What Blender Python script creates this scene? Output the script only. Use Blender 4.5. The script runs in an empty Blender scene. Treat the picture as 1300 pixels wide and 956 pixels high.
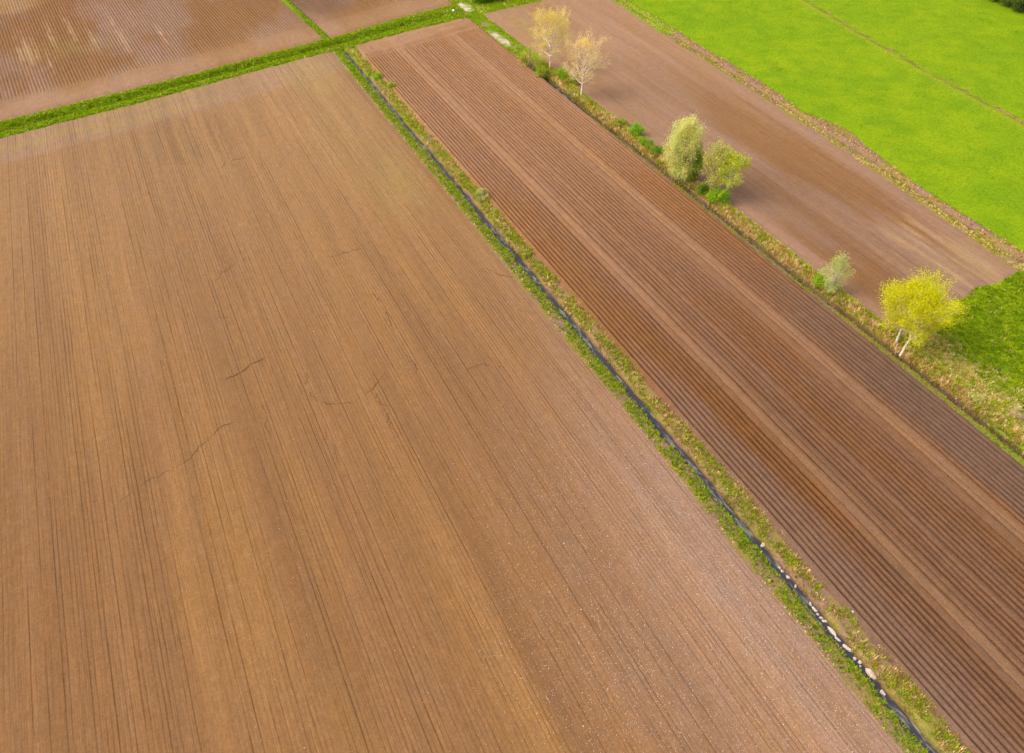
import bpy, math, random
import numpy as np
rng = np.random.default_rng(7)
random.seed(7)
S = bpy.context.scene
COL = S.collection
R = math.radians

# ------------------------------------------------------------------ survey
F = 1011.0; P = R(42.0); H = 60.0
TH = R(-26.2)                       # azimuth of the field rows
ST, CT = math.sin(TH), math.cos(TH)
def ray(px, py):
    a = (px-650)/F; b = (433-py)/F
    return np.array([a, math.cos(P)+b*math.sin(P), -math.sin(P)+b*math.cos(P)])
def at(px, py, z=0.0):
    d = ray(px, py); t = (H-z)/-d[2]
    return d[0]*t, d[1]*t
def uv_of(x, y): return x*ST+y*CT, x*CT-y*ST
def xy_of(u, v): return u*ST+v*CT, u*CT-v*ST
def uv(px, py, z=0.0): return uv_of(*at(px, py, z))
def rise(py_top, Y0):
    b = (433-py_top)/F
    return H - Y0*(math.sin(P)-b*math.cos(P))/(b*math.sin(P)+math.cos(P))

# ------------------------------------------------------------------ noise
def _h(i, j, s):
    n = (i.astype(np.int64)*374761393 + j.astype(np.int64)*668265263 + s*982451653) & 0xffffffff
    n = ((n ^ (n >> 13))*1274126177) & 0xffffffff
    return ((n ^ (n >> 16)) & 0xffff)/65535.0
def vn(x, y, s=0):
    x = np.asarray(x, float); y = np.asarray(y, float)
    x, y = np.broadcast_arrays(x, y)
    i = np.floor(x); j = np.floor(y); fx = x-i; fy = y-j
    fx = fx*fx*(3-2*fx); fy = fy*fy*(3-2*fy)
    a = _h(i, j, s); b = _h(i+1, j, s); c = _h(i, j+1, s); d = _h(i+1, j+1, s)
    return (a*(1-fx)+b*fx)*(1-fy)+(c*(1-fx)+d*fx)*fy
def fbm(x, y, s=0, o=4):
    r = 0; a = .5; t = 0
    for k in range(o):
        r = r + a*vn(np.asarray(x)*2**k, np.asarray(y)*2**k, s+k*17); t += a; a *= .5
    return r/t
def ss(a, b, x):
    t = np.clip((x-a)/(b-a), 0, 1); return t*t*(3-2*t)

# ------------------------------------------------------------------ boundaries, in row (u) and cross (v) metres
def line(pts, ext=200, key=0):
    q = np.array([uv(*p) for p in pts]); q = q[np.argsort(q[:, key])]
    k = key; o = 1-key
    s0 = (q[1, o]-q[0, o])/(q[1, k]-q[0, k]); n = len(q)
    a = max(0, n-3); s1 = (q[-1, o]-q[a, o])/(q[-1, k]-q[a, k])
    K = np.concatenate([[q[0, k]-ext], q[:, k], [q[-1, k]+ext]])
    O = np.concatenate([[q[0, o]-ext*s0], q[:, o], [q[-1, o]+ext*s1]])
    return lambda t: np.interp(t, K, O)
road_lo = line([(0,175),(169,132),(338,86),(420,65),(449,58),(523,38),(587,23)], 120, 1)
road_up = line([(0,156),(203,106),(406,53),(437,45),(511,23),(572,8)], 120, 1)
b3_l = line([(785,4),(820,28),(865,59),(900,79),(1016,154),(1120,224),(1190,272),(1240,307),(1282,337),(1299,346)], 120, 0)
b3_r = line([(801,4),(832,21),(870,45),(897,62),(931,81),(994,121),(1016,142),(1050,153),(1076,165),(1138,215),(1182,248),(1267,299),(1299,321)], 120, 0)
b3_c = line([(793,4),(870,55),(1010,144),(1080,186),(1140,226),(1190,261),(1240,294),(1266,313),(1291,326)], 120, 0)
mline = line([(1000,-12),(1032,6),(1100,47),(1180,92),(1240,124),(1300,157)], 120, 0)
def c1(u): return 37.22 + .22*(vn(np.asarray(u)/7., 3.3, 5)-.5) + .12*(vn(np.asarray(u)/1.7, 1.3, 6)-.5)
def c2(u): return 67.15 - .0125*np.asarray(u) + .22*(vn(np.asarray(u)/5., 7.3, 8)-.5)
def strip_c(u):      # grass strip between the two fields beyond the lane
    a = uv(403, 38); b = uv(367, 0)
    return a[1] + (np.asarray(u)-a[0])*(b[1]-a[1])/(b[0]-a[0])
D1_END, D2_END = 148.4, 129.5
def ground_h(u, v):
    z = np.zeros(np.broadcast(u, v).shape)
    # first ditch
    d = np.abs(v-c1(u)); k = ss(D1_END+1, D1_END-1, u)
    z = z - .85*k*(1-ss(.0, .80+.85*(fbm(u/1.3, v*0+(v>c1(u))*5, 3, 3)-.42)-.18*ss(70,120,u), d))
    d = np.abs(v-c2(u)); k = ss(D2_END+1.2, D2_END-1, u)
    wd = .20*ss(104,112,u)
    z = z - .95*k*(1-ss(.03+wd, .52+wd*1.5+.2*vn(u/1.9, v*0, 4), d))
    z = z + .22*ss(.7, 1.6, v-c2(u))*ss(3.2, 2.2, v-c2(u))*k          # low bank beside the second ditch
    rc = .5*(road_lo(v)+road_up(v)); d = np.abs(u-rc-.3); k = ss(62.5, 60.5, v)
    z = z - .8*k*(1-ss(.2, 1.7, d))
    d = np.abs(v-b3_c(u)); z = z - .5*(1-ss(.15, .75, d)) + .12*(ss(.7, 1.2, d)-ss(1.2, 2.0, d))
    d = np.abs(v-mline(u)); z = z - .3*(1-ss(.1, .5, d))
    return z

# ------------------------------------------------------------------ object helpers
def props(o, label=None, cat=None, group=None, kind=None):
    if label: o['label'] = label
    if cat: o['category'] = cat
    if group: o['group'] = group
    if kind: o['kind'] = kind
    return o
def mesh_np(name, verts, faces, mat, parent=None, cols=None, smooth=False, rows=False):
    """faces: (n,k) int array"""
    verts = np.asarray(verts, np.float32); faces = np.asarray(faces, np.int32)
    me = bpy.data.meshes.new(name)
    me.vertices.add(len(verts)); me.vertices.foreach_set('co', verts.ravel())
    n, k = faces.shape
    me.loops.add(n*k); me.loops.foreach_set('vertex_index', faces.ravel())
    me.polygons.add(n); me.polygons.foreach_set('loop_start', np.arange(0, n*k, k, dtype=np.int32))
    me.polygons.foreach_set('loop_total', np.full(n, k, np.int32))
    if smooth: me.polygons.foreach_set('use_smooth', np.ones(n, bool))
    me.update(calc_edges=True)
    if cols is not None:
        a = me.color_attributes.new('albedo', 'FLOAT_COLOR', 'POINT')
        c = np.ones((len(verts), 4), np.float32); c[:, :3] = cols
        a.data.foreach_set('color', c.ravel())
    me.materials.append(mat)
    o = bpy.data.objects.new(name, me); COL.objects.link(o)
    if parent: o.parent = parent
    if rows: o.rotation_euler.z = -TH
    return o
def empty(name, loc, label, cat, group=None, rz=0):
    o = bpy.data.objects.new(name, None); COL.objects.link(o)
    o.location = loc; o.rotation_euler.z = rz; o.empty_display_size = .5
    return props(o, label, cat, group)
def grid_faces(nu, nv):
    i = np.arange((nu-1)*(nv-1)); a = (i//(nv-1))*nv + i % (nv-1)
    return np.stack([a, a+1, a+nv+1, a+nv], 1)

# ------------------------------------------------------------------ materials
def nmat(name):
    m = bpy.data.materials.new(name); m.use_nodes = True
    nt = m.node_tree; nt.nodes.clear()
    out = nt.nodes.new('ShaderNodeOutputMaterial'); b = nt.nodes.new('ShaderNodeBsdfPrincipled')
    nt.links.new(b.outputs[0], out.inputs[0])
    b.inputs['Roughness'].default_value = .95; b.inputs['Specular IOR Level'].default_value = .15
    return m, nt, b
def N(nt, t, **k):
    n = nt.nodes.new(t)
    for a, v in k.items():
        if a in n.inputs: n.inputs[a].default_value = v
        else: setattr(n, a, v)
    return n
def noise(nt, vec, scale, detail=3, rough=.55, sc=None):
    if sc:
        mp = N(nt, 'ShaderNodeMapping'); mp.inputs['Scale'].default_value = sc
        nt.links.new(vec, mp.inputs[0]); vec = mp.outputs[0]
    n = N(nt, 'ShaderNodeTexNoise', Scale=scale, Detail=detail, Roughness=rough)
    nt.links.new(vec, n.inputs['Vector']); return n.outputs['Fac']
def rng_(nt, fac, a, b, lo, hi):
    n = N(nt, 'ShaderNodeMapRange'); n.inputs[1].default_value = a; n.inputs[2].default_value = b
    n.inputs[3].default_value = lo; n.inputs[4].default_value = hi
    nt.links.new(fac, n.inputs[0]); return n.outputs[0]
def mul(nt, a, b, op='MULTIPLY'):
    n = N(nt, 'ShaderNodeMath', operation=op)
    for i, q in enumerate((a, b)):
        if isinstance(q, (int, float)): n.inputs[i].default_value = q
        else: nt.links.new(q, n.inputs[i])
    return n.outputs[0]
def scalecol(nt, col, fac):
    n = N(nt, 'ShaderNodeVectorMath', operation='SCALE')
    nt.links.new(col, n.inputs[0]); nt.links.new(fac, n.inputs['Scale']); return n.outputs[0]
def mixc(nt, fac, a, b):
    n = N(nt, 'ShaderNodeMix', data_type='RGBA')
    if isinstance(fac, (int, float)): n.inputs[0].default_value = fac
    else: nt.links.new(fac, n.inputs[0])
    for i, q in ((6, a), (7, b)):
        if isinstance(q, tuple): n.inputs[i].default_value = (*q, 1)
        else: nt.links.new(q, n.inputs[i])
    return n.outputs[2]

def soil_mat(name, streak=.25, fine=.2, row=None, bump=.03, clod=6.0):
    """tilled soil: colour from the albedo attribute, streaked along local y (the direction of work)"""
    m, nt, b = nmat(name)
    tc = N(nt, 'ShaderNodeTexCoord').outputs['Object']
    at_ = N(nt, 'ShaderNodeVertexColor', layer_name='albedo').outputs[0]
    s1 = noise(nt, tc, 1.0, 3, .6, (.45, .010, 1)); s2 = noise(nt, tc, 1.0, 3, .65, (4.2, .06, 1))
    s3 = noise(nt, tc, 1.0, 2, .5, (9., .5, 1))
    g1 = noise(nt, tc, 1.1, 4, .7); g2 = noise(nt, tc, 5.5, 3, .7)
    f = mul(nt, rng_(nt, s1, .3, .7, 1-streak*.6, 1+streak*.6), rng_(nt, s2, .3, .7, 1-streak*.6, 1+streak*.6))
    f = mul(nt, f, rng_(nt, s3, .3, .7, 1-streak*.6, 1+streak*.6))
    f = mul(nt, f, rng_(nt, g1, .3, .7, 1-fine*.6, 1+fine*.6)); f = mul(nt, f, rng_(nt, g2, .3, .7, 1-fine*1.25, 1+fine*1.25))
    row_h = None
    if row:                                   # sowing lines: every line has its own depth, fading in and out along its length
        sx = N(nt, 'ShaderNodeSeparateXYZ'); nt.links.new(tc, sx.inputs[0])
        wv = mul(nt, noise(nt, tc, 1.0, 2, .5, (.3, .12, 1)), .35)
        xx = mul(nt, mul(nt, sx.outputs[0], 1/row), wv, 'ADD')
        fl = mul(nt, xx, 0., 'FLOOR'); fr = mul(nt, xx, 0., 'FRACT')
        wn = N(nt, 'ShaderNodeTexWhiteNoise', noise_dimensions='1D'); nt.links.new(fl, wn.inputs['W'])
        cb = N(nt, 'ShaderNodeCombineXYZ'); nt.links.new(mul(nt, fl, 7.31), cb.inputs[0]); nt.links.new(mul(nt, sx.outputs[1], .07), cb.inputs[1])
        ln = N(nt, 'ShaderNodeTexNoise', Scale=1., Detail=3.); nt.links.new(cb.outputs[0], ln.inputs['Vector'])
        dist = mul(nt, mul(nt, fr, .5, 'SUBTRACT'), 0., 'ABSOLUTE')
        prof = rng_(nt, dist, .08, .24, 1, 0)
        st = mul(nt, rng_(nt, wn.outputs['Value'], .1, 1, .1, 1), rng_(nt, ln.outputs['Fac'], .35, .6, .15, 1.2))
        row_h = mul(nt, prof, st); f = mul(nt, f, rng_(nt, row_h, 0, 1, 1, 1-streak*1.5))
    hue = noise(nt, tc, .8, 3, .6, (1, .25, 1))
    warm = mixc(nt, rng_(nt, hue, .35, .65, 0, 1), (1.02, .99, .93), (.98, 1.0, 1.07))
    mm = N(nt, 'ShaderNodeMix', data_type='RGBA', blend_type='MULTIPLY'); mm.inputs[0].default_value = 1
    nt.links.new(at_, mm.inputs[6]); nt.links.new(warm, mm.inputs[7])
    nt.links.new(scalecol(nt, mm.outputs[2], f), b.inputs['Base Color'])
    hgt = mul(nt, mul(nt, noise(nt, tc, clod, 3, .65), 1.0), mul(nt, g2, .5), 'ADD')
    hgt = mul(nt, hgt, mul(nt, s3, .8), 'ADD')
    if row: hgt = mul(nt, hgt, mul(nt, row_h, -1.2), 'ADD')
    bp = N(nt, 'ShaderNodeBump', Strength=1.0, Distance=bump)
    nt.links.new(hgt, bp.inputs['Height']); nt.links.new(bp.outputs[0], b.inputs['Normal'])
    b.inputs['Specular IOR Level'].default_value = .05
    return m
def attr_mat(name, rough=.8, transl=0.0, fine=.15, scale=9., bump=0.0, spec=.15):
    m, nt, b = nmat(name)
    tc = N(nt, 'ShaderNodeTexCoord').outputs['Object']
    a = N(nt, 'ShaderNodeVertexColor', layer_name='albedo').outputs[0]
    g = noise(nt, tc, scale, 3, .65)
    c = scalecol(nt, a, rng_(nt, g, .3, .7, 1-fine, 1+fine))
    nt.links.new(c, b.inputs['Base Color']); b.inputs['Roughness'].default_value = rough
    b.inputs['Specular IOR Level'].default_value = spec
    if bump:
        bp = N(nt, 'ShaderNodeBump', Strength=1.0, Distance=bump)
        nt.links.new(g, bp.inputs['Height']); nt.links.new(bp.outputs[0], b.inputs['Normal'])
    if transl:
        t = N(nt, 'ShaderNodeBsdfTranslucent'); nt.links.new(c, t.inputs[0])
        mx = N(nt, 'ShaderNodeMixShader'); mx.inputs[0].default_value = transl
        out = [n for n in nt.nodes if n.type == 'OUTPUT_MATERIAL'][0]
        nt.links.new(b.outputs[0], mx.inputs[1]); nt.links.new(t.outputs[0], mx.inputs[2]); nt.links.new(mx.outputs[0], out.inputs[0])
    return m
def bark_mat(name, c0, c1_, sc):
    m, nt, b = nmat(name)
    tc = N(nt, 'ShaderNodeTexCoord').outputs['Object']
    f = noise(nt, tc, 1.0, 4, .7, sc)
    nt.links.new(mixc(nt, rng_(nt, f, .42, .62, 0, 1), c0, c1_), b.inputs['Base Color'])
    bp = N(nt, 'ShaderNodeBump', Strength=.6, Distance=.02); nt.links.new(f, bp.inputs['Height']); nt.links.new(bp.outputs[0], b.inputs['Normal'])
    return m
M_DRILL = soil_mat('drilled_soil', .16, .13, .37, .03)
M_RIDGE = soil_mat('ridged_soil', .08, .17, None, .045, 7.)
M_FINE = soil_mat('harrowed_soil', .12, .13, .40, .03)
M_GROUND = attr_mat('field_edge_earth', .95, 0, .3, 5., .05)
M_MEADOW = attr_mat('meadow_turf', .9, 0, .22, 2.6, .06, .05)
M_GRASS = attr_mat('grass_blades', .75, .45, .12, 1.2, 0, .1)
M_LEAF = attr_mat('tree_leaves', .7, .45, .12, 2., 0, .1)
M_STONE = attr_mat('pale_limestone', .9, 0, .32, 7., .05)
M_PBARK = bark_mat('poplar_bark', (.76,.64,.52), (.56,.45,.34), (3,3,.9))
M_BBARK = bark_mat('birch_bark', (.80,.76,.70), (.62,.56,.48), (2,2,4.5))
M_DBARK = bark_mat('willow_bark', (.16,.12,.08), (.30,.23,.15), (5,5,1.2))
def water_mat():
    m, nt, b = nmat('still_ditch_water')
    tc = N(nt, 'ShaderNodeTexCoord').outputs['Object']
    f = noise(nt, tc, 1.0, 4, .65, (2.6, .55, 1))
    scum = rng_(nt, f, .52, .66, 0, .9)
    nt.links.new(mixc(nt, scum, (.045,.038,.054), (.24,.23,.17)), b.inputs['Base Color'])
    nt.links.new(rng_(nt, f, .52, .66, .08, .7), b.inputs['Roughness'])
    b.inputs['Specular IOR Level'].default_value = .6; b.inputs['IOR'].default_value = 1.36
    bp = N(nt, 'ShaderNodeBump', Strength=.12, Distance=.02)
    nt.links.new(noise(nt, tc, 6., 2, .5), bp.inputs['Height']); nt.links.new(bp.outputs[0], b.inputs['Normal'])
    return m
M_WATER = water_mat()

# base albedos
ORANGE = np.array([.228,.113,.041]); BROWN = np.array([.200,.098,.040]); PINK = np.array([.248,.140,.088])
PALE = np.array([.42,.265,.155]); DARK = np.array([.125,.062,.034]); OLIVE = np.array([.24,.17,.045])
GREEN = np.array([.165,.25,.004]); YEL = np.array([.30,.30,.02]); STRAW = np.array([.50,.34,.15]); RUST = np.array([.34,.15,.03])
def mixa(a, b, t): t = np.asarray(t)[..., None]; return a*(1-t)+b*t
def blob(u, v, c, ru, rv, s=0):
    """soft-edged irregular patch round c (u,v), radii along and across the rows"""
    d = ((u-c[0])/ru)**2+((v-c[1])/rv)**2
    return np.clip(1-ss(.3, 1.3, d+.8*(fbm(u/ru*2.5, v/rv*2.5, 31+s)-.5)), 0, 1)

# ------------------------------------------------------------------ ground sheet
def steps(*segs):
    out = []
    for a, b, d in segs: out += list(np.arange(a, b, d))
    return np.array(sorted(set(np.round(out, 4))))
gu = steps((-4000,-400,450), (-400,-60,34), (-60,-6,2.2), (-6,134,.4), (134,176,.28), (176,240,3.), (240,700,45), (700,4200,500))
gv = steps((-4000,-400,450), (-400,-60,34), (-60,33.6,1.8), (34,39.6,.13), (39.6,59,1.4), (59,64.4,.3), (64.4,70.6,.13), (70.6,90,.9), (90,101,.2), (101,122,1.), (122,140,.22), (140,200,2.), (200,700,45), (700,4200,500))
UU, VV = np.meshgrid(gu, gv, indexing='ij')
ZZ = ground_h(UU, VV)
g = fbm(UU/3., VV/1.6, 60); g2 = fbm(UU/40., VV/40., 61)
gc = mixa(mixa(PINK*.9, OLIVE*.9, ss(.35,.6,g)), GREEN*.9, ss(.5,.65,g2))
inl = ss(-1,0,UU-road_lo(VV))*ss(1,0,UU-road_up(VV))
gc = mixa(gc, GREEN*.9, np.clip(inl+ss(126,129,UU)*(VV>60)+(np.abs(VV-strip_c(UU))<2)*(UU>150),0,1))
for q, ru_, rv_, cc_, sd_ in [((637,50),5.2,1.2,(.52,.37,.31),400),((590,9),3.4,1.7,(.54,.43,.31),403),((616,31),1.8,1.1,tuple(PINK*.9),406),((712,109),1.0,.5,(.62,.46,.32),409)]:
    gc = mixa(gc, np.array(cc_), blob(UU, VV, uv(*q), ru_, rv_, sd_)*ss(.2,.75,fbm(UU/.9, VV/.5, sd_,3)))
wet_shade = np.maximum(ss(-.25, -.55, ZZ)*(1-inl), ss(-.04, -.2, ZZ)*(VV > 60)*(VV < 72)*(1-inl))  # wet mud near the water, plus bank shade painted into the narrow ditch
gc = mixa(gc, DARK*.55, wet_shade*(.55+.4*vn(UU/1.5, VV/.3, 9)))
far = ss(170, 260, np.hypot(UU-80, VV-40)); cell = vn(np.floor(UU/130+.3*vn(VV/200,0*VV,1)), np.floor(VV/90), 70)
gc = mixa(gc, mixa(GREEN*.9, BROWN, ss(.45,.5,cell)), far)
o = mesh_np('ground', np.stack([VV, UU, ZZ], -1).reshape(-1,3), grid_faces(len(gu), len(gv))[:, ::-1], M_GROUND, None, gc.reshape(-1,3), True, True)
props(o, kind='structure')

# water
def ribbon(name, us, cfun, hw, z, mat):
    c = cfun(us); n = len(us)
    v = np.concatenate([np.stack([c-hw, us, us*0+z], 1), np.stack([c+hw, us, us*0+z], 1)])
    i = np.arange(n-1); f = np.stack([i, i+n, i+n+1, i+1], 1)
    o = mesh_np(name, v, f, mat, None, None, False, True); return props(o, kind='structure')
ribbon('ditch_water', np.arange(-30, 148, .5), c1, .95, -.50, M_WATER)
ribbon('ditch_water', np.arange(-30, 129, .5), c2, .6, -.66, M_WATER)

# ------------------------------------------------------------------ fields (each a sheet with its own relief)
def field(name, ts, smax, smin, ds, zf, cf, mat, tocoord):
    """ts: cross positions; for every ts the sheet runs from smin(t) to smax(t)"""
    n = int(np.max(smax(ts)-smin(ts))/ds)+1
    w = np.linspace(0, 1, n)
    T, W = np.meshgrid(ts, w, indexing='ij')
    Smin, Smax = smin(T), smax(T)
    U, V = tocoord(Smin+(Smax-Smin)*W, T)
    Z = zf(U, V, W); C = cf(U, V, W)
    o = mesh_np(name, np.stack([V, U, Z], -1).reshape(-1,3), grid_faces(len(ts), n), mat, None, C.reshape(-1,3), True, True)
    return props(o, kind='structure')
wob = lambda t, a=.5, s=1.3, k=0: a*(vn(np.asarray(t)/s, 5.5, 80+k)-.5)*2

# the large drilled field, left of the first ditch
ts = np.concatenate([np.arange(-150,-62,8.), np.arange(-62,34.9,.55), [34.95,35.1]])
def lf_h(u, v, w):
    return .05 + .035*(vn(v/.9, u/14., 1)-.5) + .12*(fbm(u/30., v/30., 2)-.5)*ss(36,30,v)*1.0 - .05*ss(34.2,35.1,v)
hl0 = uv(120, 195); hl1 = uv(430, 90)
def lf_c(u, v, w):
    c = mixa(ORANGE, BROWN, ss(.35,.65,fbm(u/45., v/6., 3)))
    wv_ = 10*(fbm(u/22., v/5., 77)-.5)
    pk = .8*ss(15, 33, v+wv_)*ss(66, 18, u+2*wv_) + .35*ss(27, 35, v)*ss(95, 50, u)*ss(14,24,u)
    pk = np.clip(pk*(.7+.5*vn(v/.8, u/60., 78)), 0, .9)
    c = mixa(c, PINK*np.array([1.18,1.22,1.25]), pk)
    hd = u-(road_lo(v)-9.5+wob(v,.5,2.))                       # headland worked along the lane
    hk = ss(-.6, .6, hd)
    st = fbm(hd/1.1, v/18., 5)
    c = mixa(c, mixa(PINK*.9, OLIVE, ss(.45,.7,st)*.6), hk*.85)
    c = mixa(c, OLIVE*1.05, .3*blob(u, v, (141, 29), 10, 6, 2)+.22*blob(u, v, (112, 28), 26, 6, 3)+.2*blob(u, v, (98,31), 8, 3, 4))
    c = mixa(c, BROWN*.72, .8*blob(u, v, (125, 4), 9, 9, 5)*ss(.4,.6,vn(v/.5, u/30., 8)))
    stripe = vn(v/2.1, u/260., 12); c = c*(1+.18*(stripe-.5))[..., None]
    tr = (np.abs(((v-1.1) % 12.)-6.9) < .28)
    c = c*(1-.10*tr*vn(u/5., v, 3))[..., None]
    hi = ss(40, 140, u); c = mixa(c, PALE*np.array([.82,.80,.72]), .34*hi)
    return c
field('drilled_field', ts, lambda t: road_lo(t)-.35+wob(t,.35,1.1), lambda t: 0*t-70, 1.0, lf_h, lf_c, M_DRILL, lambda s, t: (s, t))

# the ridged field between the two ditches
vs_ = [(x, 1) for x in np.arange(40.1, 46.0, .556)]+[(46.5,.3),(47.65,.95),(48.35,.3)]+[(x, 1) for x in (49.05,49.6,50.15,50.7)]
vs_ += [(x, 1) for x in np.arange(51.6, 56.2, .552)]+[(56.6,.35),(57.75,.7),(58.4,.25),(59.5,1)]+[(x, 1) for x in np.arange(60.06, 64.7, .555)]
fur = [(x+random.gauss(0,.02), k*random.uniform(.82, 1.12)) for x, k in vs_]
ts = [39.3, 39.6, 39.85]
for fv, k in fur:
    ts += [fv-.20, fv-.13, fv-.08, fv-.03, fv+.03, fv+.08, fv+.13, fv+.20]
ts += [46.9, 47.2, 48.7, 51.1, 57.0, 57.3, 58.8, 59.1]
ts += [64.95, 65.2, 65.45]
ts = np.array(sorted(ts))
FV = np.array([f[0] for f in fur]); FK = np.array([f[1] for f in fur])
e0 = uv(469, 76); e1 = uv(609, 37)
m_end = lambda v: e0[0]+(v-e0[1])*(e1[0]-e0[0])/(e1[1]-e0[1]) - .3
def ridges(v, u, FV, FK, seed):
    i = np.argmin(np.abs(v[..., None]-FV), -1)
    dv = v-FV[i]-.05*(vn(u/9., v*0+3, seed)-.5)-.035*(vn(u/4., FV[i]*3., seed)-.5); k = FK[i]*(.55+.8*fbm(u/2.2, FV[i]*7., seed+1, 2))
    return -.30*k*np.exp(-(dv/.095)**2), i, k, dv
def mf_h(u, v, w):
    g, i, k, dv = ridges(v, u, FV, FK, 90)
    on = ss(m_end(v)+.7, m_end(v)-.3, u)*ss(39.7,39.95,v)*ss(65.1,64.9,v)
    hd = u-m_end(v)
    tr = -.10*np.exp(-((hd-1.6)/.35)**2) - .10*np.exp(-((hd-3.4)/.35)**2) + .03*(vn(hd/.5, v/9., 9)-.5)
    return .38 + g*on + tr*ss(.2,.9,hd) + .07*(vn(u/.9, v/.4, 91)-.5) - .36*ss(40,39.3,v) - .36*ss(65.0,65.45,v) - .3*ss(.012,0,1-w)
def mf_c(u, v, w):
    c = mixa(ORANGE*np.array([.98,.93,.95]), mixa(BROWN,PINK,.45*np.ones_like(u)), ss(.3,.6,fbm(u/35., v/7., 93)))
    c = mixa(c, PINK*.95, .75*blob(u, v, (22, 41), 30, 3.0, 7))
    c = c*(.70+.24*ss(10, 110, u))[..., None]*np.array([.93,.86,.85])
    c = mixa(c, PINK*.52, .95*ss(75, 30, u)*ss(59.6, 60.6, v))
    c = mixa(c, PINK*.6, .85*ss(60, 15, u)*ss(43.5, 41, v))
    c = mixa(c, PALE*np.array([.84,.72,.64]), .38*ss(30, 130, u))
    sm = np.clip(np.exp(-((v-47.0)/.9)**2)+np.exp(-((v-58.3)/1.1)**2), 0, 1)
    c = mixa(c, PALE*np.array([.80,.70,.60]), .28*sm)
    c = mixa(c, PALE*np.array([.92,.9,.9]), .25*ss(0, 1, u-m_end(v))*ss(.4,.6,vn((u-m_end(v))/1.3, v/12., 14)))
    g, i, k, dv = ridges(v, u, FV, FK, 90)                      # moist furrow bottoms, darkened further with groove shade painted into the colour
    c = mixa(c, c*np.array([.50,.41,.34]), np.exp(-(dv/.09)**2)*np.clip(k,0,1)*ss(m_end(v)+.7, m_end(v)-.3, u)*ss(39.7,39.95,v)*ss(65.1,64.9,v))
    return c
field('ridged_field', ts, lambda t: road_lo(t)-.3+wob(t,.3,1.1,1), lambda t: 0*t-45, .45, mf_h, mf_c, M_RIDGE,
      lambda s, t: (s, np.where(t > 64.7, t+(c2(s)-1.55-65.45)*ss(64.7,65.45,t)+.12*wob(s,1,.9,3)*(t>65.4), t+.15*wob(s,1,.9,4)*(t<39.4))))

# the harrowed field between the second ditch and the old boundary
ts = np.linspace(0, 1, 75)
r_top = line([(616,17),(650,9),(690,0),(740,-14)], 80, 1)
r_bot = line([(1118,432),(1150,432),(1190,412),(1219,389),(1235,384),(1251,371),(1275,366),(1295,354),(1320,345)], 60, 1)
vl = lambda u: c2(u)+2.25+1.0*ss(110,128,u)+.2*wob(u,1,2.3,6)
vr = lambda u: b3_l(u)-.1+.12*wob(u,1,1.7,7)
def rf_xy(s, t):
    u = s; v = vl(u)+(vr(u)-vl(u))*t
    return u, v
def rf_build():
    ws = np.linspace(0, 1, 230); T, W = np.meshgrid(ts, ws, indexing='ij')
    U = 40+W*115.
    for _ in range(6):                                           # settle u between its two end lines for each v
        V = vl(U)+(vr(U)-vl(U))*T
        lo = r_bot(V)+.6*wob(V,1,1.2,8); hi = r_top(V)-.4+.3*wob(V,1,1.2,9)
        U = lo+(hi-lo)*W
    V = vl(U)+(vr(U)-vl(U))*T
    Z = .06+.05*(vn(V/.9, U/12., 4)-.5)+.1*(fbm(U/20.,V/20.,5)-.5)
    Z = Z-.05*(ss(.02,0,T)+ss(.98,1,T)+ss(.01,0,W))
    C = mixa(BROWN*1.0, PINK*.95, ss(.35,.65,fbm(U/40., V/5., 6)))
    C = mixa(C, PINK*1.12, .8*np.clip(ss(.16,.02,T)+ss(.84,.95,T)*.9, 0, 1))
    C = mixa(C, PALE*np.array([.82,.73,.65]), .45*ss(60,140,U))
    C = mixa(C, BROWN*.78, .35*blob(U, V, (62, 78), 20, 6, 9)+.15*blob(U, V, (105, 84), 20, 6, 10))
    C = mixa(C, PALE*np.array([.95,.95,.75]), .38*blob(U, V, (50, 86), 11, 8, 11)*ss(.45,.7,fbm(V/.7,U/7.,16,3))
        +0*U)
    C = mixa(C, OLIVE*1.25, .12*blob(U, V, (48, 89), 4, 10, 11)+.5*blob(U, V, (142, 76), 11, 6, 12)*ss(.4,.6,vn(U/1.2,V/1.2,15)))
    o = mesh_np('harrowed_field', np.stack([V, U, Z], -1).reshape(-1,3), grid_faces(len(ts), 230), M_FINE, None, C.reshape(-1,3), True, True)
    props(o, kind='structure')
rf_build()

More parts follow.
